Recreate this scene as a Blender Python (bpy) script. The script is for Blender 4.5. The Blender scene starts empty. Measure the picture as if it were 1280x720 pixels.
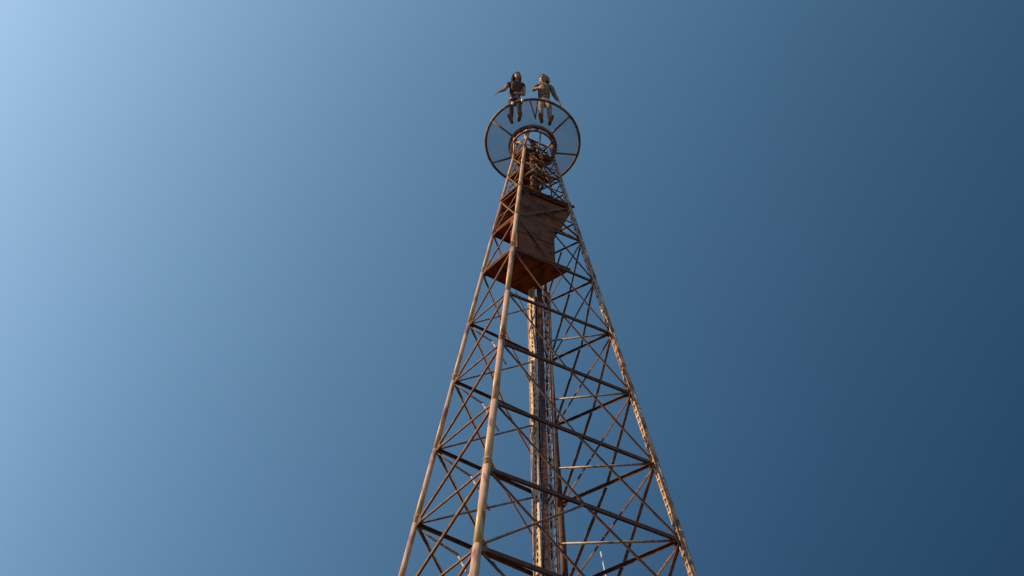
import bpy, bmesh, math, random
from mathutils import Vector, Matrix
random.seed(7)
scene = bpy.context.scene
COL = scene.collection
R = math.radians
EYE = 1.6                                   # height of the photographer's eye

# ------------------------------------------------------------------ tower geometry (metres)
TX, TY = 0.386, 21.80                       # tower axis on the ground
APEX = 41.513 + EYE                         # the four legs run to one apex
CORN = {'L': (-0.1353, -0.0109), 'F': (-0.0585, -0.0847), 'R': (0.1477, 0.0151), 'B': (0.0243, 0.0806)}
LEV = [28.596, 30.365, 32.122, 33.719, 35.218, 36.418, 37.481]
LEV = [z + EYE for z in LEV]
RING_Z = 39.67 + EYE
RING_R = 0.81

def P(leg, z):                              # a point on a leg's axis, relative to the tower's foot
    c = CORN[leg]; r = APEX - z
    return Vector((c[0] * r, c[1] * r, z))

# ------------------------------------------------------------------ materials
def nt(name):
    m = bpy.data.materials.new(name); m.use_nodes = True
    n = m.node_tree; n.nodes.clear()
    o = n.nodes.new('ShaderNodeOutputMaterial'); b = n.nodes.new('ShaderNodeBsdfPrincipled')
    n.links.new(b.outputs[0], o.inputs[0])
    return m, n, b

def mottled(name, c1, c2, c3=None, scale=6.0, rough=0.6, metal=0.0, bump=0.15, fine=60.0, stretch=1.0):
    m, n, b = nt(name)
    tc0 = n.nodes.new('ShaderNodeTexCoord'); tc = n.nodes.new('ShaderNodeMapping'); tc.inputs['Scale'].default_value = (1, 1, stretch)
    n.links.new(tc0.outputs['Object'], tc.inputs['Vector'])
    no = n.nodes.new('ShaderNodeTexNoise'); no.inputs['Scale'].default_value = scale
    no.inputs['Detail'].default_value = 8; no.inputs['Roughness'].default_value = 0.65
    n.links.new(tc.outputs[0], no.inputs['Vector'])
    cr = n.nodes.new('ShaderNodeValToRGB')
    cr.color_ramp.elements[0].position = 0.36; cr.color_ramp.elements[0].color = (*c1, 1)
    cr.color_ramp.elements[1].position = 0.64; cr.color_ramp.elements[1].color = (*c2, 1)
    n.links.new(no.outputs['Fac'], cr.inputs['Fac'])
    out = cr.outputs['Color']
    n2 = n.nodes.new('ShaderNodeTexNoise'); n2.inputs['Scale'].default_value = fine; n2.inputs['Detail'].default_value = 4
    n.links.new(tc.outputs[0], n2.inputs['Vector'])
    if c3:
        r2 = n.nodes.new('ShaderNodeValToRGB')
        r2.color_ramp.elements[0].position = 0.5; r2.color_ramp.elements[0].color = (0, 0, 0, 1)
        r2.color_ramp.elements[1].position = 0.66; r2.color_ramp.elements[1].color = (1, 1, 1, 1)
        n3 = n.nodes.new('ShaderNodeTexNoise'); n3.inputs['Scale'].default_value = scale * 2.7; n3.inputs['Detail'].default_value = 6
        n.links.new(tc.outputs[0], n3.inputs['Vector']); n.links.new(n3.outputs['Fac'], r2.inputs['Fac'])
        mx = n.nodes.new('ShaderNodeMix'); mx.data_type = 'RGBA'
        n.links.new(r2.outputs['Color'], mx.inputs['Factor']); n.links.new(out, mx.inputs['A']); mx.inputs['B'].default_value = (*c3, 1)
        out = mx.outputs['Result']
    n.links.new(out, b.inputs['Base Color'])
    mr = n.nodes.new('ShaderNodeMapRange'); mr.inputs['To Min'].default_value = max(0.05, rough - 0.15); mr.inputs['To Max'].default_value = min(1, rough + 0.15)
    n.links.new(no.outputs['Fac'], mr.inputs['Value']); n.links.new(mr.outputs[0], b.inputs['Roughness'])
    b.inputs['Metallic'].default_value = metal; b.inputs['Specular IOR Level'].default_value = 0.3
    if bump:
        bp = n.nodes.new('ShaderNodeBump'); bp.inputs['Strength'].default_value = bump; bp.inputs['Distance'].default_value = 0.01
        n.links.new(n2.outputs['Fac'], bp.inputs['Height']); n.links.new(bp.outputs[0], b.inputs['Normal'])
    return m

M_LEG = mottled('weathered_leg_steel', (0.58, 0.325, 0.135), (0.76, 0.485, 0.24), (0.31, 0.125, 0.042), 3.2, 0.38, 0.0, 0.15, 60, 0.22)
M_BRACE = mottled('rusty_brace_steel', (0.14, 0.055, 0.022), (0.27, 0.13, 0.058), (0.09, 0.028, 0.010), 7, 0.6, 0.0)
M_PALE = mottled('dusty_galvanised_and_sunlit_steel', (0.44, 0.34, 0.25), (0.62, 0.53, 0.42), (0.24, 0.13, 0.07), 7, 0.5, 0.1)  # pale steel, also used on parts coloured to look sunlit
M_BACK = mottled('dark_rust_with_shade', (0.105, 0.038, 0.010), (0.17, 0.066, 0.020), (0.065, 0.020, 0.005), 5, 0.65, 0.0)  # rust darkened so that its colour carries the shade of unlit members
M_RIGHT = mottled('patchy_leg_steel', (0.28, 0.13, 0.045), (0.72, 0.51, 0.28), (0.13, 0.048, 0.016), 5.5, 0.5, 0.0, 0.15, 60, 0.6)  # rust blotches whose strong contrast also stands for bracing shadows
M_RUST = mottled('rust_red_plate', (0.20, 0.048, 0.004), (0.28, 0.074, 0.008), (0.10, 0.024, 0.003), 2.2, 0.75, 0.0, 0.25, 30)
M_COLUMN = mottled('brown_channel_steel', (0.27, 0.14, 0.07), (0.42, 0.26, 0.15), (0.16, 0.065, 0.028), 6, 0.55, 0.0)
M_RIM = mottled('dark_rusty_tube', (0.16, 0.082, 0.045), (0.34, 0.20, 0.12), (0.10, 0.042, 0.02), 6, 0.55, 0.0)
M_WIRE = mottled('grey_mesh_wire', (0.10, 0.075, 0.055), (0.15, 0.115, 0.085), None, 12, 0.55, 0.2, 0)
M_TRAY = mottled('sun_brightened_tray_steel', (0.62, 0.44, 0.25), (0.84, 0.66, 0.42), (0.30, 0.15, 0.06), 8, 0.45, 0, 0.15, 60, 0.5)  # tray steel lightened in colour where the sun falls too weakly
M_WHITE = mottled('white_fibreglass', (0.50, 0.55, 0.60), (0.60, 0.64, 0.68), None, 8, 0.4, 0, 0)
M_CLAMP = mottled('bright_zinc_fitting', (0.70, 0.68, 0.64), (0.80, 0.78, 0.74), None, 20, 0.35, 0.3, 0)
M_SKIN = mottled('skin', (0.36, 0.195, 0.12), (0.42, 0.235, 0.15), None, 14, 0.5, 0, 0.05)
M_SKIN2 = mottled('fair_skin', (0.42, 0.25, 0.16), (0.48, 0.29, 0.19), None, 14, 0.5, 0, 0.05)
M_HAIR = mottled('dark_brown_hair', (0.018, 0.011, 0.008), (0.04, 0.024, 0.016), None, 30, 0.45, 0, 0.4, 120)
M_HAIR2 = mottled('blonde_hair', (0.36, 0.22, 0.095), (0.52, 0.36, 0.18), None, 30, 0.45, 0, 0.4, 120)
M_TOP = mottled('maroon_cotton', (0.085, 0.034, 0.018), (0.12, 0.05, 0.028), None, 10, 0.85, 0, 0.3, 40)
M_TROUS = mottled('dark_olive_trousers', (0.045, 0.03, 0.022), (0.075, 0.05, 0.036), None, 10, 0.85, 0, 0.3, 40)
M_TOP2 = mottled('sand_coloured_jacket', (0.25, 0.145, 0.068), (0.36, 0.23, 0.12), (0.08, 0.04, 0.018), 11, 0.85, 0, 0.3, 40)
M_TROUS2 = mottled('pale_trousers', (0.40, 0.30, 0.22), (0.54, 0.43, 0.33), (0.24, 0.15, 0.09), 8, 0.85, 0, 0.3, 40)
M_SHOE = mottled('dark_shoe_leather', (0.26, 0.19, 0.14), (0.34, 0.26, 0.20), None, 12, 0.6, 0, 0.1)
M_SLEEVE = mottled('dark_green_sleeve', (0.03, 0.034, 0.03), (0.05, 0.055, 0.048), None, 10, 0.85, 0, 0.3, 40)
M_EYE = mottled('eye', (0.02, 0.015, 0.012), (0.04, 0.03, 0.02), None, 30, 0.25, 0, 0)
M_LIP = mottled('lips', (0.36, 0.13, 0.10), (0.40, 0.16, 0.12), None, 30, 0.5, 0, 0)
M_CONC = mottled('concrete', (0.30, 0.28, 0.25), (0.40, 0.37, 0.33), None, 3, 0.9, 0, 0.3, 20)
M_GROUND = mottled('dry_sandy_ground', (0.085, 0.055, 0.032), (0.125, 0.082, 0.05), (0.05, 0.045, 0.02), 0.08, 0.95, 0, 0.5, 3)

# ------------------------------------------------------------------ mesh helpers
def link(name, bm, mat, parent=None, loc=(0, 0, 0), smooth=False):
    me = bpy.data.meshes.new(name)
    bmesh.ops.recalc_face_normals(bm, faces=bm.faces[:])
    bm.to_mesh(me); bm.free()
    me.materials.append(mat)
    if smooth:
        for p in me.polygons: p.use_smooth = True
    o = bpy.data.objects.new(name, me); COL.objects.link(o)
    o.location = loc
    if parent: o.parent = parent
    return o

def frame(d, up=Vector((0, 0, 1))):
    d = d.normalized()
    a = up - d * up.dot(d)
    if a.length < 1e-4: a = Vector((1, 0, 0)) - d * d.x
    a.normalize()
    return a, d.cross(a).normalized()

def tube(bm, p0, p1, r0, r1=None, n=12, caps=True):
    p0, p1 = Vector(p0), Vector(p1); r1 = r0 if r1 is None else r1
    a, b = frame(p1 - p0)
    A = [bm.verts.new(p0 + (a * math.cos(t) + b * math.sin(t)) * r0) for t in [2 * math.pi * i / n for i in range(n)]]
    B = [bm.verts.new(p1 + (a * math.cos(t) + b * math.sin(t)) * r1) for t in [2 * math.pi * i / n for i in range(n)]]
    for i in range(n):
        f = bm.faces.new((A[i], A[(i + 1) % n], B[(i + 1) % n], B[i])); f.smooth = True
    if caps: bm.faces.new(A); bm.faces.new(B[::-1])

def chain(bm, pts, rad, n=8):
    pts = [Vector(p) for p in pts]; rings = []
    for i, p in enumerate(pts):
        d = (pts[min(i + 1, len(pts) - 1)] - pts[max(i - 1, 0)])
        a, b = frame(d, Vector((0.13, 0.21, 1)))
        if rings:                           # keep the frame from flipping
            pass
        rings.append([bm.verts.new(p + (a * math.cos(2 * math.pi * k / n) + b * math.sin(2 * math.pi * k / n)) * rad[i]) for k in range(n)])
    for A, B in zip(rings, rings[1:]):
        for i in range(n):
            f = bm.faces.new((A[i], A[(i + 1) % n], B[(i + 1) % n], B[i])); f.smooth = True
    bm.faces.new(rings[0]); bm.faces.new(rings[-1][::-1])

def bar(bm, p0, p1, w, h, up=Vector((0, 0, 1)), off=(0, 0)):
    """box along p0-p1: h along 'up', w across; off shifts (across, up)"""
    p0, p1 = Vector(p0), Vector(p1)
    a, b = frame(p1 - p0, Vector(up))
    o = b * off[0] + a * off[1]
    q = []
    for p in (p0, p1):
        for s, t in ((-1, -1), (1, -1), (1, 1), (-1, 1)):
            q.append(bm.verts.new(p + o + b * (s * w / 2) + a * (t * h / 2)))
    for f in ((0, 1, 2, 3), (7, 6, 5, 4), (0, 4, 5, 1), (1, 5, 6, 2), (2, 6, 7, 3), (3, 7, 4, 0)):
        bm.faces.new([q[i] for i in f])

def angle(bm, p0, p1, w, nrm, th=None):
    """rolled angle section: one flange in the face plane (its outward normal is nrm), one flange inward"""
    p0, p1 = Vector(p0), Vector(p1); th = th or max(0.006, w * 0.13)
    d = (p1 - p0).normalized()
    nrm = (nrm - d * nrm.dot(d)).normalized()
    t = d.cross(nrm).normalized()
    if t.z > 0: t = -t                      # t points down
    prof = [(0, 0), (0, w), (-th, w), (-th, th), (-w, th), (-w, 0)]      # (along nrm, along t)
    A = [bm.verts.new(p0 + nrm * x + t * (y - w / 2)) for x, y in prof]
    B = [bm.verts.new(p1 + nrm * x + t * (y - w / 2)) for x, y in prof]
    m = len(prof)
    for i in range(m): bm.faces.new((A[i], A[(i + 1) % m], B[(i + 1) % m], B[i]))
    bm.faces.new(A); bm.faces.new(B[::-1])

def torus(bm, c, Rr, r, n=96, m=10, z=None):
    rings = []
    for i in range(n):
        t = 2 * math.pi * i / n; e = Vector((math.cos(t), math.sin(t), 0))
        rings.append([bm.verts.new(Vector(c) + e * (Rr + r * math.cos(2 * math.pi * k / m)) + Vector((0, 0, r * math.sin(2 * math.pi * k / m)))) for k in range(m)])
    for i in range(n):
        A, B = rings[i], rings[(i + 1) % n]
        for k in range(m):
            f = bm.faces.new((A[k], A[(k + 1) % m], B[(k + 1) % m], B[k])); f.smooth = True

def ball(bm, c, r, sc=(1, 1, 1), seg=12, ring=8):
    v = bmesh.ops.create_uvsphere(bm, u_segments=seg, v_segments=ring, radius=r)['verts']
    for x in v: x.co = Vector((x.co.x * sc[0], x.co.y * sc[1], x.co.z * sc[2])) + Vector(c)
    for x in v:
        for f in x.link_faces: f.smooth = True

def slab(bm, poly, z0, z1):
    A = [bm.verts.new((p[0], p[1], z0)) for p in poly]; B = [bm.verts.new((p[0], p[1], z1)) for p in poly]
    n = len(poly)
    for i in range(n): bm.faces.new((A[i], A[(i + 1) % n], B[(i + 1) % n], B[i]))
    bm.faces.new(A); bm.faces.new(B[::-1])

def tag(o, label=None, cat=None, group=None, kind=None):
    if label: o['label'] = label
    if cat: o['category'] = cat
    if group: o['group'] = group
    if kind: o['kind'] = kind
    return o

# ------------------------------------------------------------------ ground
bm = bmesh.new()
N = 60; S = 3000.0
for i in range(N + 1):
    for j in range(N + 1):
        u, v = (i / N * 2 - 1), (j / N * 2 - 1)
        x, y = S * u * abs(u), S * v * abs(v)
        d = math.hypot(x - TX, y - TY)
        z = 0 if d < 14 else min(1, (d - 14) / 60) * (0.8 * math.sin(x * 0.021 + 1) * math.cos(y * 0.017) - 0.5)
        bm.verts.new((x, y, z))
bm.verts.ensure_lookup_table()
for i in range(N):
    for j in range(N):
        a = i * (N + 1) + j
        bm.faces.new([bm.verts[k] for k in (a, a + N + 1, a + N + 2, a + 1)])
tag(link('ground', bm, M_GROUND, smooth=True), kind='structure')

# ------------------------------------------------------------------ the tower
T = bpy.data.objects.new('lattice_tower', None); COL.objects.link(T)
T.location = (TX, TY, 0)
tag(T, 'tall tapering rusty steel lattice tower with round platform on top', 'tower')

# all levels: below the frame the bays grow down to the ground, above they shrink
low = [LEV[0]]
h = 1.95
while low[-1] - h > 1.5:
    low.append(low[-1] - h); h *= 1.06
low[-1] = 0.35
up = [38.35 + EYE, 39.0 + EYE, 39.5 + EYE]
ZS = low[::-1] + LEV[1:] + up
I0 = len(low) - 1                           # index of LEV[0]
VIS0 = I0 - 2                               # first bay that can be seen
FACES = {'FR': ('F', 'R'), 'LF': ('L', 'F'), 'LB': ('L', 'B'), 'RB': ('R', 'B')}
def fnormal(a, b):
    pa, pb = P(a, 10), P(b, 10); d = pb - pa
    n = Vector((d.y, -d.x, 0)); mid = (pa + pb) / 2
    if n.x * mid.x + n.y * mid.y < 0: n = -n
    slope = n.normalized(); return slope

# legs: one pipe each, thinner section by section, with bolted collars
LEGR = {'L': (0.040, 0.024), 'F': (0.057, 0.027), 'R': (0.050, 0.026), 'B': (0.050, 0.027)}
def legr(leg, z):
    r0, r1 = LEGR[leg]
    if z < ZS[I0]: return r0 + (ZS[I0] - z) * 0.0016
    t = (z - ZS[I0]) / (ZS[-1] - ZS[I0]); return r0 + (r1 - r0) * t
LEGTOP = {'L': RING_Z - 0.1, 'F': RING_Z + 0.12, 'R': RING_Z - 0.1, 'B': RING_Z - 0.1}
for leg in 'LFRB':
    bm = bmesh.new()
    zs = [0.0] + ZS[1:] + [LEGTOP[leg]]
    for a, b in zip(zs, zs[1:]):
        if b > a: tube(bm, P(leg, a), P(leg, b), legr(leg, a), legr(leg, b), 16)
    lo = link('leg', bm, {'B': M_BACK, 'R': M_RIGHT}.get(leg, M_LEG), T)  # back leg gets the darker rust, its shade put into the colour
    for k in range(1, len(ZS)):
        z = ZS[k] + 0.16; bm = bmesh.new()
        if z > LEGTOP[leg] or (k - I0) % 2: continue
        d = (P(leg, z + 0.05) - P(leg, z)).normalized(); c = P(leg, z); r = legr(leg, z)
        tube(bm, c - d * 0.02, c - d * 0.002, r * 1.12, n=20); tube(bm, c + d * 0.002, c + d * 0.02, r * 1.12, n=20)
        a, b = frame(d)
        for q in range(8):
            e = a * math.cos(q * math.pi / 4) + b * math.sin(q * math.pi / 4)
            tube(bm, c + e * r * 1.03 - d * 0.03, c + e * r * 1.03 + d * 0.03, 0.007, n=6)
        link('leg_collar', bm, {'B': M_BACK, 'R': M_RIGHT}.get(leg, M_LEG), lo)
    # concrete footing
    bm = bmesh.new(); f = P(leg, 0)
    slab(bm, [(f.x + sx * 0.75, f.y + sy * 0.75) for sx, sy in ((-1, -1), (1, -1), (1, 1), (-1, 1))], -0.4, 0.32)
    bmesh.ops.bevel(bm, geom=bm.edges[:], offset=0.03, segments=2, affect='EDGES')
    link('footing', bm, M_CONC, T)
    # narrow strapped cable run added on the right leg for its lit-and-dark speckle
    if leg == 'R':
        bm = bmesh.new(); z0, z1 = 2.0, RING_Z - 1.2
        e = Vector((-0.80, -0.60, 0)); f = Vector((0.60, -0.80, 0))
        for q in (-0.022, 0.022):
            p0 = P(leg, z0) + e * (legr(leg, z0) + 0.018) + f * q; p1 = P(leg, z1) + e * (legr(leg, z1) + 0.018) + f * q
            tube(bm, p0, p1, 0.008, n=6)
        z = z0
        while z < z1:
            c = P(leg, z) + e * (legr(leg, z) + 0.012)
            bar(bm, c - f * 0.032, c + f * 0.032, 0.022, 0.05)
            z += random.choice((0.15, 0.19, 0.24))
        link('added_cable_run', bm, M_LEG, lo)

hid = bmesh.new()                           # bracing below the picture's edge: one part
def member(name, p0, p1, w, nrm, k, mat=M_BRACE, kind='angle', trim=0.05):
    p0, p1 = Vector(p0), Vector(p1); d = (p1 - p0).normalized()
    p0 = p0 + d * trim; p1 = p1 - d * trim
    jit = Vector((random.uniform(-1, 1), random.uniform(-1, 1), random.uniform(-1, 1))) * 0.008
    hidden = k < VIS0
    bm = hid if hidden else bmesh.new()
    if kind == 'angle': angle(bm, p0 + jit, p1 - jit, w, nrm)
    else: tube(bm, p0 + jit, p1 - jit, w / 2, n=10)
    if not hidden: return link(name, bm, mat, T)

def mid(a, b, z): return (P(a, z) + P(b, z)) / 2
def shrink(z): return max(0.42, min(1.15, (APEX - z) / (APEX - LEV[0]) * 0.75 + 0.25))

nF = {k: fnormal(*v) for k, v in FACES.items()}
K = len(ZS)
for k in range(K):
    z = ZS[k]; s = shrink(z); small = k > I0 + 6
    for f, (a, b) in FACES.items():
        w = {'FR': 0.076, 'LF': 0.036, 'LB': 0.048, 'RB': 0.044}[f] * s
        if k > 0:
            o = 0.5 * legr(b, z)
            member('horizontal_beam', P(a, z), P(b, z), w, nF[f], k, M_BACK if f in ('FR', 'LB') else M_BRACE)  # faces turned from the sun take the shade-darkened rust
        if k + 1 >= K: continue
        zu = ZS[k + 1]; wd = 0.039 * s
        if small or k == I0 + 6 or k == I0 + 5:   # dense cross bracing near the top
            member('diagonal_brace', P(a, z), P(b, zu), wd * 1.1, nF[f], k)
            member('diagonal_brace', P(b, z), P(a, zu), wd * 1.1, -nF[f], k)
            zm = (z + zu) / 2
            member('horizontal_beam', P(a, zm), P(b, zm), wd, nF[f], k)
            continue
        if f == 'FR':
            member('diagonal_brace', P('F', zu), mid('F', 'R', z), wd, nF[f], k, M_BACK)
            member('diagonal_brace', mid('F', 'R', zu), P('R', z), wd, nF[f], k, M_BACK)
            if k in (I0 - 1, I0 - 2): member('diagonal_brace', mid('F', 'R', zu), P('F', z), wd * 0.85, -nF[f], k, M_COLUMN, 'tube')
        elif f == 'LF':
            member('diagonal_brace', P('L', z), P('F', zu), wd * 1.15, nF[f], k)
        elif f == 'LB':
            member('diagonal_brace', P('L', zu), mid('L', 'B', z), wd * 0.8, nF[f], k)
            member('diagonal_brace', mid('L', 'B', zu), P('B', z), wd * 0.8, -nF[f], k)
        else:
            member('diagonal_brace', P('R', zu), mid('R', 'B', z), wd * 0.85, nF[f], k)
            member('diagonal_brace', mid('R', 'B', zu), P('B', z), wd * 0.85, nF[f], k)
            member('diagonal_brace', P('R', zu), P('B', z), wd * 0.9, -nF[f], k)
    # braces from the legs to the mast in the middle
    if 1 <= k and k <= I0 + 3:
        zu = ZS[k + 1]
        member('mast_brace', P('L', z), Vector((-0.12, 0.24, z + (zu - z) * 0.62)), 0.032 * s, None, k, M_COLUMN, 'tube', 0.0)
        member('mast_brace', P('R', z), Vector((0.20, 0.30, z + 0.10)), 0.04 * s, None, k, M_PALE, 'tube', 0.0)
        q = P('L', z - 0.06); m2 = q.lerp(mid('L', 'B', z - 0.06), 0.55) + Vector((0.02, -0.02, -0.24 * s))
        member('mast_brace', q, m2, 0.042 * s, None, k, M_PALE, 'tube', 0.0)  # pale colour stands in for the sunlit inner face of this brace
        member('mast_brace', m2, m2 + Vector((0.30, -0.04, -0.95)) * s, 0.036 * s, None, k, M_PALE, 'tube', 0.0)
    # gusset plates at the joints
    if k >= VIS0 and k <= I0 + 6:
        for f, (a, b) in FACES.items():
            for p, q in ((a, b), (b, a)):
                c = P(p, z); e = (P(q, z) - c).normalized(); g = 0.115 * s
                bm = bmesh.new(); n = nF[f]; upv = (P(p, z + 1) - c).normalized()
                c = c + n * 0.006
                pts = [c + upv * g, c + e * g * 1.1 + upv * g * 0.35, c + e * g * 1.1 - upv * g * 0.35, c - upv * g]
                A = [bm.verts.new(x) for x in pts]; B = [bm.verts.new(x - n * 0.012) for x in pts]
                for i in range(4): bm.faces.new((A[i], A[(i + 1) % 4], B[(i + 1) % 4], B[i]))
                bm.faces.new(A); bm.faces.new(B[::-1])
                link('gusset_plate', bm, M_BRACE, T)
tag(link('lower_bracing', hid, M_BRACE, T), kind='stuff')

# ------------------------------------------------------------------ mast in the middle: perforated tray, channel and laced posts
def mastpart(name, mat, fn):
    bm = bmesh.new(); fn(bm)
    if name.startswith('perf') or name == 'tray_back': bmesh.ops.rotate(bm, verts=bm.verts[:], cent=(-0.08, -0.12, 0), matrix=Matrix.Rotation(R(-34), 3, 'Z'))
    return link(name, bm, mat, T, (0.0, 0.36, 0.0))
MZ0, MZ1 = 0.2, LEV[4] + 0.04
def tray(bm):
    for x0, x1 in ((-0.128, -0.092), (-0.066, -0.036)):
        bar(bm, ((x0 + x1) / 2, -0.12, MZ0), ((x0 + x1) / 2, -0.12, MZ1), 0.010, x1 - x0, Vector((1, 0, 0)))
    for x in (-0.132, -0.032):
        bar(bm, (x, -0.108, MZ0), (x, -0.108, MZ1), 0.032, 0.006, Vector((1, 0, 0)))
    z = MZ0
    while z < MZ1:
        bar(bm, (-0.098, -0.117, z), (-0.062, -0.117, z), 0.008, random.uniform(0.05, 0.115)); z += random.choice((0.12, 0.14, 0.15, 0.17))
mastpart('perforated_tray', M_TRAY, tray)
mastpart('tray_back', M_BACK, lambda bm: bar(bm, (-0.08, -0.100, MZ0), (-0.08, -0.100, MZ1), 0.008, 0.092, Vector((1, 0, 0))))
def channel(bm):
    bar(bm, (0.050, -0.13, MZ0), (0.050, -0.13, MZ1), 0.010, 0.07, Vector((1, 0, 0)))
    for x in (0.014, 0.086): bar(bm, (x, -0.10, MZ0), (x, -0.10, MZ1), 0.07, 0.008, Vector((1, 0, 0)))
    z = MZ0
    while z < MZ1:
        tube(bm, (0.025, -0.145, z), (0.025, -0.13, z), 0.011, n=6); tube(bm, (0.065, -0.145, z + 0.14), (0.065, -0.13, z + 0.14), 0.011, n=6); z += 0.28
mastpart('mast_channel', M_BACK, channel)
mastpart('channel_lit_edge', M_PALE, lambda bm: bar(bm, (0.010, -0.128, MZ0), (0.010, -0.128, MZ1), 0.012, 0.010, Vector((1, 0, 0))))  # pale strip imitating the sunlit left edge of the channel
POST = [(0.20, -0.05), (0.20, 0.16), (-0.12, 0.16)]
for x, y in POST:
    mastpart('mast_post', M_COLUMN, lambda bm: tube(bm, (x, y, MZ0), (x, y, MZ1), 0.024, n=8))
def lacing(bm):
    sides = [((0.09, -0.10), (0.20, -0.05)), ((0.20, -0.05), (0.20, 0.16)), ((0.20, 0.16), (-0.12, 0.16)), ((-0.12, 0.16), (-0.13, -0.08))]
    for i, ((x0, y0), (x1, y1)) in enumerate(sides):
        z = MZ0; st = 0.34; fl = i % 2
        while z + st < MZ1:
            a, b = ((x0, y0), (x1, y1)) if fl else ((x1, y1), (x0, y0))
            bar(bm, (*a, z), (*b, z + st), 0.006, 0.035, Vector((0, 0, 1)))
            if i in (0, 2): bar(bm, (x0, y0, z), (x1, y1, z), 0.006, 0.03)
            z += st; fl = not fl
mastpart('mast_lacing', M_PALE, lacing)
for x, y, r, zt in ((-0.105, 0.02, 0.022, MZ1), (0.015, 0.06, 0.030, MZ1), (0.13, 0.10, 0.018, MZ1)):
    mastpart('cable', M_BRACE, lambda bm: chain(bm, [(x + 0.012 * math.sin(i * 1.7 + x * 40), y + 0.01 * math.cos(i * 2.3), MZ0 + (zt - MZ0) * i / 40) for i in range(41)], [r] * 41, 8))

# ------------------------------------------------------------------ rust red work platforms and the cabinet between them
def quad(z, inset=0.0, s0=0.0, s1=1.0, t1=1.0):
    F, L_, R_ = P('F', z), P('L', z), P('R', z); B_ = P('B', z)
    def bl(s, t):                           # s along F->R, t along F->L (towards the back)
        return (F * (1 - s) + R_ * s) * (1 - t) + (L_ * (1 - s) + B_ * s) * t
    i = inset
    return [bl(s0 + i, i), bl(s1 - i, i), bl(s1 - i, t1 - i), bl(s0 + i, t1 - i)]
def platform(z, inset, s1, t1=1.0, th=0.02, dz=0.0):
    q = quad(z, inset, 0, s1, t1)
    bm = bmesh.new(); slab(bm, q, z - th / 2 + dz, z + th / 2 + dz)
    po = link('work_platform', bm, M_RUST, T)
    bm = bmesh.new()
    for i in range(4):
        a, b = q[i], q[(i + 1) % 4]
        bar(bm, Vector((a.x, a.y, z + dz + 0.012)), Vector((b.x, b.y, z + dz + 0.012)), 0.012, 0.045)
    link('platform_edge', bm, M_RUST, po)
    bm = bmesh.new()
    for u in (0.3, 0.62):
        a = q[0].lerp(q[1], u); b = q[3].lerp(q[2], u)
        bar(bm, Vector((a.x, a.y, z + dz - th / 2 - 0.022)), Vector((b.x, b.y, z + dz - th / 2 - 0.022)), 0.035, 0.04)
    link('platform_joist', bm, M_RUST, po)
    return po
platform(LEV[4], 0.01, 0.72, dz=0.06)
platform(LEV[6], -0.03, 1.04, dz=0.05)
platform(LEV[5], 0.01, 0.66, dz=0.06)
platform(39.05 + EYE, 0.0, 1.0, dz=0.02)
platform(38.3 + EYE, 0.03, 0.8, dz=0.02)
# cabinet between the two lower platforms
bm = bmesh.new()
qa = quad(LEV[5], 0.015, 0.0, 0.585, 0.27)
za, zb = LEV[4] + 0.10, LEV[5] + 0.04
for i in range(4):
    a, b = qa[i], qa[(i + 1) % 4]
    bar(bm, Vector((a.x, a.y, (za + zb) / 2)), Vector((b.x, b.y, (za + zb) / 2)), 0.014, zb - za)
cab = link('cabinet', bm, M_RUST, T)
bm = bmesh.new()
for i in range(4):
    a = qa[i]; tube(bm, (a.x, a.y, za), (a.x, a.y, zb), 0.014, n=8)
a, b = qa[0], qa[1]; zz = za + (zb - za) * 0.55
bar(bm, Vector((a.x, a.y - 0.012, zz)), Vector((b.x, b.y - 0.012, zz)), 0.016, 0.025)
link('cabinet_frame', bm, M_RUST, cab)
# skirt panel on the front right face, wide above and narrow below
bm = bmesh.new()
qt = quad(LEV[6], -0.02, 0, 1.04); qb = quad(LEV[5], 0.02, 0, 0.70)
off = -nF['FR'] * 0.05
a, b, c, d = [v + off for v in (qt[0], qt[1], qb[1], qb[0])]
a.z = b.z = LEV[6] + 0.03; c.z = d.z = LEV[5] + 0.08
A = [bm.verts.new(v) for v in (a, b, c, d)]; B = [bm.verts.new(v + off * 0.2) for v in (a, b, c, d)]
for i in range(4): bm.faces.new((A[i], A[(i + 1) % 4], B[(i + 1) % 4], B[i]))
bm.faces.new(A); bm.faces.new(B[::-1])
link('skirt_panel', bm, M_RUST, T)
# back panel that closes the upper bay behind
bm = bmesh.new()
off = -nF['LB'] * 0.05
a, b = P('L', LEV[6]) + off, P('B', LEV[6]) + off; c, d = P('B', LEV[5] + 0.05) + off, P('L', LEV[5] + 0.05) + off
A = [bm.verts.new(v) for v in (a, b, c, d)]; B = [bm.verts.new(v + off * 0.2) for v in (a, b, c, d)]
for i in range(4): bm.faces.new((A[i], A[(i + 1) % 4], B[(i + 1) % 4], B[i]))
bm.faces.new(A); bm.faces.new(B[::-1])
link('back_panel', bm, M_RUST, T)
# pale pipe standing beside the cabinet
bm = bmesh.new(); tube(bm, (0.24, 0.02, LEV[4] + 0.08), (0.22, 0.02, LEV[6]), 0.035, n=12)
for z in (LEV[4] + 0.4, LEV[4] + 0.9, LEV[5] + 0.3): tube(bm, (0.235, 0.02, z), (0.235, 0.02, z + 0.05), 0.048, n=12)
link('vent_pipe', bm, M_PALE, T)
# whip aerial clamped to the back beam near the picture's lower edge
bm = bmesh.new(); tube(bm, (1.08, 0.85, ZS[I0 - 1]), (0.818, 0.85, 30.81), 0.020, 0.012, n=8)
WA = link('whip_aerial', bm, M_WHITE, T)

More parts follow.
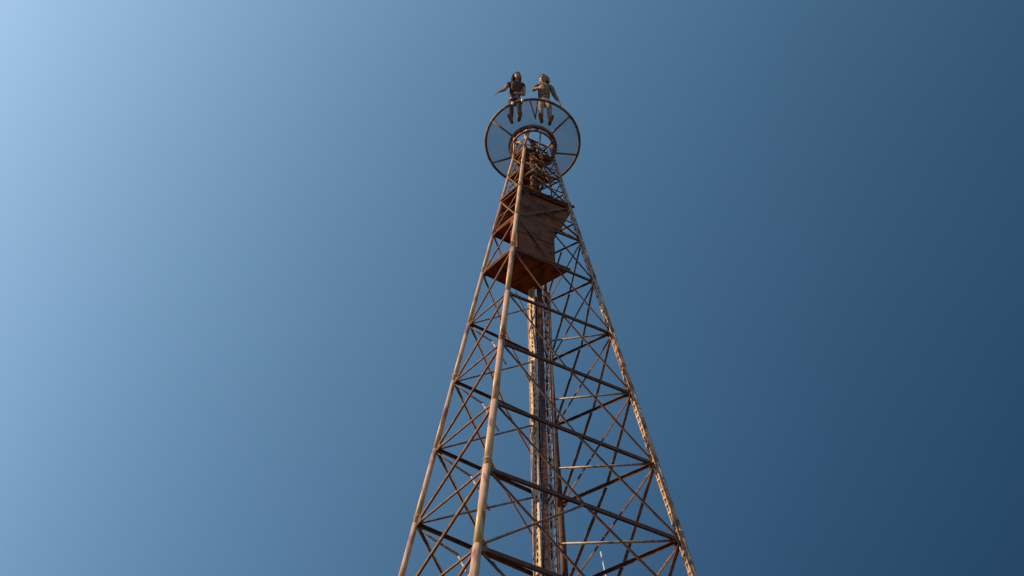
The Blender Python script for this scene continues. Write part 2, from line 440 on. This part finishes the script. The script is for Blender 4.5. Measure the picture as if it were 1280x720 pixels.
# ------------------------------------------------------------------ round platform at the top
RP = bpy.data.objects.new('crown_platform', None); COL.objects.link(RP); RP.parent = T
RP.location = (0.0, 0.0, RING_Z - 0.04); RP.rotation_euler = (R(-4), 0, 0)
R_IN, DROP = 0.385, 0.19
def rz(r): return -DROP * (RING_R - r) / (RING_R - R_IN)
bm = bmesh.new(); torus(bm, (0, 0, 0), RING_R, 0.024); link('outer_rim', bm, M_RIM, RP)
bm = bmesh.new(); torus(bm, (0, 0, -DROP), R_IN, 0.036); torus(bm, (0, 0, -DROP - 0.13), R_IN - 0.02, 0.02); link('inner_rim', bm, M_RIM, RP)
for ang in (-59, 53, 108, -119, 172):
    t = R(-90 + ang); e = Vector((math.cos(t), math.sin(t), 0))
    bm = bmesh.new(); tube(bm, e * R_IN + Vector((0, 0, -DROP)), e * RING_R, 0.017, n=10)
    link('spoke', bm, M_RIM, RP)
bm = bmesh.new()                            # woven wire floor between the two rims
GAP, WR = 0.0125, 0.0015
nn = int(RING_R / GAP)
for axis in (0, 1):
    for i in range(-nn, nn + 1):
        u = i * GAP + 0.003
        if abs(u) >= RING_R - 0.01: continue
        o = math.sqrt(RING_R ** 2 - u * u)
        segs = []
        if abs(u) < R_IN:
            q = math.sqrt(R_IN ** 2 - u * u); segs = [(-o, -q), (q, o)]
        else: segs = [(-o, o)]
        for v0, v1 in segs:
            n = 8; pr = None
            for j in range(n + 1):
                v = v0 + (v1 - v0) * j / n; r = math.hypot(u, v)
                p = Vector((u, v, rz(r) + 0.02 + (WR if axis else -WR)) if axis == 0 else (v, u, rz(r) + 0.02 + WR * 1.2))
                if pr is not None: tube(bm, pr, p, WR, n=4, caps=False)
                pr = p
link('mesh_floor', bm, M_WIRE, RP)
for x0, x1 in ((-0.04, 0.055), (0.10, 0.045)):   # two thin stays that meet under the near rim
    bm = bmesh.new(); tube(bm, (x0, -RING_R + 0.01, -0.02), (x1, -R_IN - 0.12, -0.16), 0.011, n=8); link('rim_stay', bm, M_RIM, RP)
# hub: struts and ribs inside the inner ring
for i in range(8):
    t = R(22.5 + 45 * i); e = Vector((math.cos(t), math.sin(t), 0)); e2 = Vector((math.cos(t + 0.785), math.sin(t + 0.785), 0))
    bm = bmesh.new(); tube(bm, e * (R_IN - 0.02) + Vector((0, 0, -DROP - 0.12)), e2 * 0.10 + Vector((0, 0, -0.32 - DROP)), 0.016, n=8)
    tube(bm, e * (R_IN - 0.02) + Vector((0, 0, -DROP - 0.13)), e2 * (R_IN - 0.01) + Vector((0, 0, -DROP)), 0.013, n=8)
    link('hub_strut', bm, M_LEG if i % 3 == 0 else M_RIM, RP)
bm = bmesh.new(); tube(bm, (0, 0, -2.1), (0, 0, -0.10), 0.06, n=24); link('hub_post', bm, M_BACK, RP)
for i in range(46):                         # short lacing bars between hub and legs
    t0 = random.uniform(0, 6.283); t1 = t0 + random.choice((-1, 1)) * random.uniform(0.7, 1.5); z0 = random.uniform(-2.0, -0.45); z1 = z0 + random.uniform(0.15, 0.4)
    r0 = 0.09 + 0.115 * (-z0); r1 = 0.09 + 0.115 * (-z1)
    bm = bmesh.new(); tube(bm, (r0 * math.cos(t0), r0 * math.sin(t0), z0), (r1 * math.cos(t1), r1 * math.sin(t1), z1), 0.0125, n=8)
    link('hub_lacing', bm, (M_LEG, M_BRACE, M_BACK)[i % 3], RP)
for i in range(4):                          # stays from the legs to the inner ring
    leg = 'LFRB'[i]; p = P(leg, RING_Z - 0.55); p = Vector((p.x, p.y, -0.55))
    for s in (-1, 1):
        t = math.atan2(p.y, p.x) + s * 0.5; e = Vector((math.cos(t), math.sin(t), 0))
        bm = bmesh.new(); tube(bm, p, e * (R_IN - 0.01) + Vector((0, 0, -DROP - 0.02)), 0.018, n=8); link('ring_stay', bm, M_LEG if i in (0, 1) else M_RIM, RP)
for x in (-0.335, -0.17):                   # bright shackles on the near rim
    y = -math.sqrt(RING_R ** 2 - x * x); bm = bmesh.new(); tube(bm, (x - 0.02, y, 0), (x + 0.02, y, 0), 0.031, n=12); ball(bm, (x, y - 0.01, -0.035), 0.022); link('shackle', bm, M_CLAMP, RP)

# ------------------------------------------------------------------ people
DG = None
def skinned(name, verts, edges, mat, root, parent=None, loc=(0, 0, 0), sub=2):
    """verts: dict name -> (co, radius); grow a continuous surface on the skeleton"""
    names = list(verts); me = bpy.data.meshes.new(name + '_skeleton')
    me.from_pydata([verts[n][0] for n in names], [(names.index(a), names.index(b)) for a, b in edges], [])
    ob = bpy.data.objects.new(name + '_skeleton', me); COL.objects.link(ob)
    sm = ob.modifiers.new('s', 'SKIN'); sm.use_smooth_shade = True
    ss = ob.modifiers.new('d', 'SUBSURF'); ss.levels = sub; ss.render_levels = sub
    for i, n in enumerate(names):
        sv = me.skin_vertices[0].data[i]; r = verts[n][1]
        sv.radius = r if isinstance(r, tuple) else (r, r); sv.use_root = (n == root)
    bpy.context.view_layer.update()
    dg = bpy.context.evaluated_depsgraph_get()
    out = bpy.data.meshes.new_from_object(ob.evaluated_get(dg))
    bpy.data.objects.remove(ob); bpy.data.meshes.remove(me)
    return out

def hand(bm, wrist, d, palm_n, side, size=1.0, curl=0.5):
    """palm with four bent fingers of different lengths and a thumb from the palm's side"""
    d = Vector(d).normalized(); palm_n = Vector(palm_n); palm_n = (palm_n - d * palm_n.dot(d)).normalized(); x = d.cross(palm_n).normalized() * side
    w = Vector(wrist); k = size
    pts = [w - d * 0.02 * k, w + d * 0.03 * k, w + d * 0.07 * k, w + d * 0.092 * k]
    rings = []
    for p, hw, ht in zip(pts, (0.024, 0.034, 0.041, 0.038), (0.019, 0.016, 0.015, 0.011)):
        rings.append([bm.verts.new(p + x * hw * k * math.cos(t) + palm_n * ht * k * math.sin(t)) for t in [i * math.pi / 5 for i in range(10)]])
    for A, B in zip(rings, rings[1:]):
        for i in range(10): bm.faces.new((A[i], A[(i + 1) % 10], B[(i + 1) % 10], B[i])).smooth = True
    bm.faces.new(rings[0]); bm.faces.new(rings[-1][::-1])
    for q, L_ in zip((-1.5, -0.5, 0.5, 1.5), (0.062, 0.076, 0.082, 0.074)):
        b = w + d * 0.084 * k + x * q * 0.0205 * k; dd = (d + x * q * 0.05).normalized(); p = [b - dd * 0.015 * k]; a = 0.25 * curl
        for f in (0.45, 0.32, 0.23):
            p.append(p[-1] + (dd * math.cos(a) + palm_n * math.sin(a)) * L_ * f * k + (dd * 0.015 * k if len(p) == 1 else Vector())); a += 0.6 * curl
        chain(bm, p, [0.0098 * k, 0.0095 * k, 0.0085 * k, 0.007 * k], 8)
    b = w + d * 0.03 * k + x * 0.024 * k
    chain(bm, [b, b + (d * 0.6 + x * 0.8) * 0.036 * k, b + (d * 0.6 + x * 0.8) * 0.036 * k + (d * 0.9 + x * 0.3 + palm_n * 0.3) * 0.032 * k, b + (d * 0.6 + x * 0.8) * 0.036 * k + (d * 0.95 + x * 0.2 + palm_n * 0.45) * 0.056 * k], [0.013 * k, 0.012 * k, 0.0105 * k, 0.008 * k], 8)

def lerp(a, b, t): return tuple(a[i] + (b[i] - a[i]) * t for i in range(3))

def make_person(pose, mats, loc, label):
    """pose: joints in the person's frame (x picture right, -y towards the viewer, z up), feet at z = 0"""
    J = pose; skin, hairm, topm, trm, slm = mats
    root = bpy.data.objects.new('person', None); COL.objects.link(root); root.location = loc; root.scale = (0.86, 0.86, 0.86)
    tag(root, label, 'person', None)
    Rd = dict(pelvis=(0.105, 0.085), waist=(0.092, 0.07), chest=(0.118, 0.082), collar=(0.095, 0.06), neck=0.046, head0=(0.052, 0.06),
              shL=0.05, shR=0.05, elL=0.036, elR=0.036, wrL=0.025, wrR=0.025, hipL=0.082, hipR=0.082, knL=0.052, knR=0.052, anL=0.036, anR=0.036, toL=0.03, toR=0.03)
    V = {k: (J[k], Rd[k]) for k in Rd}
    for s in 'LR':
        V['cf' + s] = (lerp(J['kn' + s], J['an' + s], 0.35), 0.05); V['bi' + s] = (lerp(J['sh' + s], J['el' + s], 0.45), 0.043); V['fo' + s] = (lerp(J['el' + s], J['wr' + s], 0.3), 0.036)
    E = [('pelvis', 'waist'), ('waist', 'chest'), ('chest', 'collar'), ('collar', 'neck'), ('neck', 'head0')]
    for s in 'LR': E += [('collar', 'sh' + s), ('sh' + s, 'bi' + s), ('bi' + s, 'el' + s), ('el' + s, 'fo' + s), ('fo' + s, 'wr' + s), ('pelvis', 'hip' + s), ('hip' + s, 'kn' + s), ('kn' + s, 'cf' + s), ('cf' + s, 'an' + s), ('an' + s, 'to' + s)]
    body = skinned('body', V, E, skin, 'pelvis')
    bm = bmesh.new(); bm.from_mesh(body); bpy.data.meshes.remove(body)
    # head: shaped egg with brow, nose, jaw and ears
    h = Vector(J['head']); face = Vector(J['face']).normalized(); upv = Vector(J['headup']); upv = (upv - face * upv.dot(face)).normalized(); sd = face.cross(upv)
    def hp(x, y, z): return h + sd * x + face * y + upv * z
    sp = bmesh.ops.create_uvsphere(bm, u_segments=24, v_segments=18, radius=1.0)['verts']
    for v in sp:
        x, y, z = v.co
        w = 0.074 * (1 - 0.22 * max(0, -z)); dpt = 0.094; hh = 0.115
        yy = y * dpt * (1 - 0.12 * max(0, -z) * (1 if y < 0 else 0)) + (0.012 * max(0, -z) if y > 0 else 0)
        if y > 0.55: yy *= 0.96
        v.co = hp(x * w, yy, z * hh)
        for f in v.link_faces: f.smooth = True
    chain(bm, [hp(0, 0.082, 0.012), hp(0, 0.098, -0.008), hp(0, 0.112, -0.026), hp(0, 0.092, -0.034)], [0.008, 0.010, 0.014, 0.009], 8)
    for s in (-1, 1): ball(bm, hp(s * 0.074, -0.005, -0.01), 0.026, (0.35, 0.6, 1.0), 8, 6)
    for s, n in ((-1, 'L'), (1, 'R')):
        w = Vector(J['wr' + n]); d = w - Vector(J['el' + n])
        hand(bm, w, d, Vector(J.get('palm' + n, (0, 0.5, 0.2))), 1 if n == 'L' else -1, 0.95, 0.7)
    link('body', bm, skin, root, smooth=True)
    for s in (-1, 1):
        bm = bmesh.new(); ball(bm, hp(s * 0.031, 0.086, 0.012), 0.0125, (1.2, 1, 0.8), 10, 8); link('eye', bm, M_EYE, root)
    bm = bmesh.new(); chain(bm, [hp(-0.024, 0.086, -0.058), hp(0, 0.094, -0.056), hp(0.024, 0.086, -0.058)], [0.004, 0.008, 0.004], 8); link('mouth', bm, M_LIP, root)
    # hair: cap around the skull plus locks of uneven length
    bm = bmesh.new()
    sp = bmesh.ops.create_uvsphere(bm, u_segments=22, v_segments=16, radius=1.0)['verts']
    kill = []
    for v in sp:
        x, y, z = v.co
        if y > 0.25 and z < 0.42 + 0.2 * abs(x): kill.append(v)
        elif z < -0.75: kill.append(v)
        k = 1 + random.uniform(-0.03, 0.05)
        v.co = hp(x * 0.089 * k, y * 0.108 * k - 0.006, z * 0.126 * k + 0.006)
    bmesh.ops.delete(bm, geom=kill, context='VERTS')
    for i in range(J['locks']):
        t = random.uniform(-0.25, math.pi + 0.25); x, y = math.cos(t), -abs(math.sin(t)) if math.sin(t) > 0 else -math.sin(t) * 0.6
        st = hp(x * 0.078, y * 0.095 - 0.01, random.uniform(0.0, 0.085)); L_ = J['hairlen'] * random.uniform(0.75, 1.1)
        g = Vector((0, 0, -1)); out = (sd * x + face * y) * random.uniform(0.0, 0.018) + Vector(J['wind']) * random.uniform(0.3, 1)
        chain(bm, [st, st + g * L_ * 0.35 + out * 0.6, st + g * L_ * 0.7 + out * 1.1, st + g * L_ + out * 1.2], [0.014, 0.015, 0.012, 0.004], 6)
    link('hair', bm, hairm, root, smooth=True)
    # top, with sleeves as far as the pose says
    f = 1.14
    TV = {'hem': (lerp(J['pelvis'], J['waist'], -0.55), (0.136, 0.112)), 'waist': (J['waist'], (0.108, 0.086)), 'chest': (J['chest'], (0.135, 0.098)), 'collar': (J['collar'], (0.102, 0.068)), 'nk': (lerp(J['collar'], J['neck'], 0.45), 0.058)}
    TE = [('hem', 'waist'), ('waist', 'chest'), ('chest', 'collar'), ('collar', 'nk')]
    for s in 'LR':
        e = J['sleeve' + s]
        TV['sh' + s] = (J['sh' + s], 0.062)
        if e <= 1: TV['sl' + s] = (lerp(J['sh' + s], J['el' + s], e), 0.054); TE += [('collar', 'sh' + s), ('sh' + s, 'sl' + s)]
        else: TV['el' + s] = (J['el' + s], 0.047); TV['sl' + s] = (lerp(J['el' + s], J['wr' + s], e - 1), 0.036); TE += [('collar', 'sh' + s), ('sh' + s, 'el' + s), ('el' + s, 'sl' + s)]
    me = skinned('top', TV, TE, topm, 'chest'); me.materials.clear(); me.materials.append(topm)
    o = bpy.data.objects.new('shirt', me); COL.objects.link(o); o.parent = root
    LV = {'belt': (lerp(J['pelvis'], J['waist'], 0.35), (0.115, 0.092)), 'pelvis': (J['pelvis'], (0.122, 0.1))}; LE = [('belt', 'pelvis')]
    for s in 'LR':
        LV['hip' + s] = (J['hip' + s], 0.09); LV['kn' + s] = (J['kn' + s], 0.059); LV['an' + s] = (lerp(J['kn' + s], J['an' + s], 0.93), 0.044)
        LE += [('pelvis', 'hip' + s), ('hip' + s, 'kn' + s), ('kn' + s, 'an' + s)]
    me = skinned('trousers', LV, LE, trm, 'pelvis'); me.materials.clear(); me.materials.append(trm)
    o = bpy.data.objects.new('trousers', me); COL.objects.link(o); o.parent = root
    for s in 'LR':
        a, t = Vector(J['an' + s]), Vector(J['to' + s]); d = (t - a); d.z = 0; d.normalize()
        bm = bmesh.new()
        b0 = Vector((a.x, a.y, 0)) - d * 0.075
        prof = [(0.01, 0.026, 0.05), (0.05, 0.033, 0.085), (0.11, 0.036, 0.085), (0.17, 0.042, 0.065), (0.22, 0.040, 0.05), (0.248, 0.024, 0.032)]
        sdv = Vector((-d.y, d.x, 0)); rings = []
        for u, w, hh in prof:
            c = b0 + d * u
            rings.append([bm.verts.new(c + sdv * w * qx + Vector((0, 0, hh * qz))) for qx, qz in ((-1, 0.002), (-1, 0.35), (-0.7, 0.8), (0, 1), (0.7, 0.8), (1, 0.35), (1, 0.002))])
        for A, B in zip(rings, rings[1:]):
            for i in range(7): bm.faces.new((A[i], A[(i + 1) % 7], B[(i + 1) % 7], B[i]))
        bm.faces.new(rings[0]); bm.faces.new(rings[-1][::-1])
        link('shoe', bm, M_SHOE, root, smooth=False)
    return root

def floorz(x, y):
    r = math.hypot(x, y); return RING_Z - 0.04 + rz(r) + 0.022 - y * math.tan(R(4))
x1, y1 = -0.285, -0.49
pose1 = dict(pelvis=(-0.015, 0.03, 0.80), waist=(-0.012, 0.0, 0.94), chest=(0.005, -0.07, 1.11), collar=(0.015, -0.125, 1.24), neck=(0.025, -0.165, 1.31), head0=(0.035, -0.185, 1.365), head=(0.04, -0.195, 1.42),
    face=(0.3, -0.9, -0.25), headup=(0.05, -0.35, 1), shL=(-0.145, -0.13, 1.235), elL=(-0.215, -0.13, 1.02), wrL=(-0.325, -0.15, 0.89), shR=(0.165, -0.11, 1.225), elR=(0.175, -0.02, 0.99), wrR=(0.08, -0.13, 0.84),
    palmL=(0.2, 0.5, -0.6), palmR=(-0.3, 0.8, -0.3), hipL=(-0.085, 0.02, 0.75), hipR=(0.075, 0.02, 0.75), knL=(-0.09, -0.10, 0.42), knR=(0.07, -0.13, 0.43), anL=(-0.09, 0.05, 0.075), anR=(0.07, 0.0, 0.075), toL=(-0.13, -0.075, 0.035), toR=(0.09, -0.13, 0.035),
    sleeveL=0.35, sleeveR=0.35, locks=90, hairlen=0.19, wind=(-0.02, 0.0, 0))
make_person(pose1, (M_SKIN, M_HAIR, M_TOP, M_TROUS, M_TOP), (TX + x1, TY + y1, floorz(x1, y1)), 'dark haired person in maroon top standing on the round platform, one bare arm held out')
x2, y2 = 0.215, -0.465
pose2 = dict(pelvis=(0.0, 0.03, 0.80), waist=(0.0, 0.0, 0.93), chest=(-0.005, -0.06, 1.10), collar=(0.0, -0.11, 1.23), neck=(-0.003, -0.15, 1.30), head0=(-0.006, -0.172, 1.355), head=(-0.008, -0.185, 1.41),
    face=(-0.35, -0.85, -0.25), headup=(0, -0.3, 1), shL=(-0.15, -0.11, 1.225), elL=(-0.225, -0.17, 1.00), wrL=(-0.10, -0.26, 0.93), shR=(0.15, -0.10, 1.22), elR=(0.215, -0.03, 0.99), wrR=(0.295, -0.01, 0.77),
    palmL=(0.3, 0.6, 0.5), palmR=(-0.7, 0.2, -0.3), hipL=(-0.08, 0.02, 0.75), hipR=(0.08, 0.02, 0.75), knL=(-0.075, -0.11, 0.42), knR=(0.09, -0.10, 0.42), anL=(-0.07, 0.0, 0.075), anR=(0.10, 0.05, 0.075), toL=(-0.09, -0.13, 0.035), toR=(0.14, -0.075, 0.035),
    sleeveL=1.5, sleeveR=1.8, locks=34, hairlen=0.13, wind=(0.03, 0.02, 0))
make_person(pose2, (M_SKIN2, M_HAIR2, M_TOP2, M_TROUS2, M_SLEEVE), (TX + x2, TY + y2, floorz(x2, y2)), 'fair haired person in sand coloured jacket and tan trousers standing on the round platform')

# ------------------------------------------------------------------ sky, sun, camera
SUN = Vector((-0.965, -0.26, 0.0)).normalized(); EL = R(27)
SUN = Vector((SUN.x * math.cos(EL), SUN.y * math.cos(EL), math.sin(EL)))
w = bpy.data.worlds.new('World'); scene.world = w; w.use_nodes = True
n = w.node_tree; n.nodes.clear()
out = n.nodes.new('ShaderNodeOutputWorld'); bg = n.nodes.new('ShaderNodeBackground'); sky = n.nodes.new('ShaderNodeTexSky')
sky.sky_type = 'NISHITA'; sky.sun_disc = False; sky.sun_elevation = EL; sky.sun_rotation = math.atan2(SUN.x, SUN.y)
sky.altitude = 900; sky.air_density = 1.0; sky.dust_density = 0.6; sky.ozone_density = 1.6
bg.inputs['Strength'].default_value = 0.10
# sky brightness shaped by direction, brightest upper left, dimmed beyond to weaken fill
GRAD = [(-5.4752, -3.2205, 2.0124, 0.3099), (-4.1005, -2.4456, 1.5281, 0.5735), (-3.3752, -1.9251, 1.203, 0.4913)]
geo = n.nodes.new('ShaderNodeTexCoord'); sep = n.nodes.new('ShaderNodeSeparateColor'); comb = n.nodes.new('ShaderNodeCombineColor')
n.links.new(sky.outputs[0], sep.inputs[0])
hz = n.nodes.new('ShaderNodeTexNoise'); hz.inputs['Scale'].default_value = 5.0; hz.inputs['Detail'].default_value = 4.0
hz2 = n.nodes.new('ShaderNodeMapRange'); hz2.inputs['From Min'].default_value = 0.3; hz2.inputs['From Max'].default_value = 0.7; hz2.inputs['To Min'].default_value = -0.03; hz2.inputs['To Max'].default_value = 0.03
n.links.new(geo.outputs['Generated'], hz.inputs['Vector']); n.links.new(hz.outputs['Fac'], hz2.inputs['Value'])   # faint unevenness in the sky's brightness
for i in range(3):
    d = n.nodes.new('ShaderNodeVectorMath'); d.operation = 'DOT_PRODUCT'; d.inputs[1].default_value = GRAD[i][:3]
    n.links.new(geo.outputs['Generated'], d.inputs[0])
    a = n.nodes.new('ShaderNodeMath'); a.operation = 'ADD'; a.inputs[1].default_value = GRAD[i][3]; n.links.new(d.outputs['Value'], a.inputs[0])
    f1 = n.nodes.new('ShaderNodeMath'); f1.operation = 'MULTIPLY_ADD'; f1.inputs[1].default_value = -2.2; f1.inputs[2].default_value = 6.6; n.links.new(a.outputs[0], f1.inputs[0])  # falls again past the peak, so sky out of view adds less fill
    f2 = n.nodes.new('ShaderNodeMath'); f2.operation = 'SMOOTH_MIN'; f2.inputs[2].default_value = 0.25; n.links.new(a.outputs[0], f2.inputs[0]); n.links.new(f1.outputs[0], f2.inputs[1])
    c = n.nodes.new('ShaderNodeClamp'); c.inputs['Min'].default_value = -1.7; c.inputs['Max'].default_value = 2.2; n.links.new(f2.outputs[0], c.inputs[0])
    h2 = n.nodes.new('ShaderNodeMath'); h2.operation = 'ADD'; n.links.new(c.outputs[0], h2.inputs[0]); n.links.new(hz2.outputs[0], h2.inputs[1])
    e = n.nodes.new('ShaderNodeMath'); e.operation = 'EXPONENT'; n.links.new(h2.outputs[0], e.inputs[0])
    m = n.nodes.new('ShaderNodeMath'); m.operation = 'MULTIPLY'; n.links.new(sep.outputs[i], m.inputs[0]); n.links.new(e.outputs[0], m.inputs[1])
    n.links.new(m.outputs[0], comb.inputs[i])
n.links.new(comb.outputs[0], bg.inputs[0]); n.links.new(bg.outputs[0], out.inputs[0])

sl = bpy.data.lights.new('sun', 'SUN'); sl.energy = 5.0; sl.angle = R(0.53); sl.color = (1.0, 0.79, 0.50)
so = bpy.data.objects.new('sun', sl); COL.objects.link(so); so.location = (TX - 40, TY - 20, 60)
so.rotation_euler = SUN.to_track_quat('Z', 'Y').to_euler()

cd = bpy.data.cameras.new('camera'); cd.sensor_width = 36; cd.lens = 91.874; cd.clip_start = 0.1; cd.clip_end = 10000
co = bpy.data.objects.new('camera', cd); COL.objects.link(co); co.location = (0, 0, EYE)
fwd = Vector((0, math.cos(R(58)), math.sin(R(58)))); 
rot = (-fwd).to_track_quat('Z', 'Y').to_matrix()
rightv = Vector((1, 0, 0)); upv = rightv.cross(fwd)
ro = R(0.698)
# picture roll: image x = c*X - s*Y, image up = s*X + c*Y
c_, s_ = math.cos(ro), math.sin(ro)
camx = rightv * c_ - upv * s_; camy = rightv * s_ + upv * c_
co.matrix_world = Matrix(((camx.x, camy.x, -fwd.x, 0), (camx.y, camy.y, -fwd.y, 0), (camx.z, camy.z, -fwd.z, EYE), (0, 0, 0, 1)))
scene.camera = co
scene.view_settings.view_transform = 'Standard'; scene.view_settings.look = 'None'; scene.view_settings.exposure = 0
scene.cycles.filter_width = 1.4
scene.render.resolution_x, scene.render.resolution_y = 1024, 576
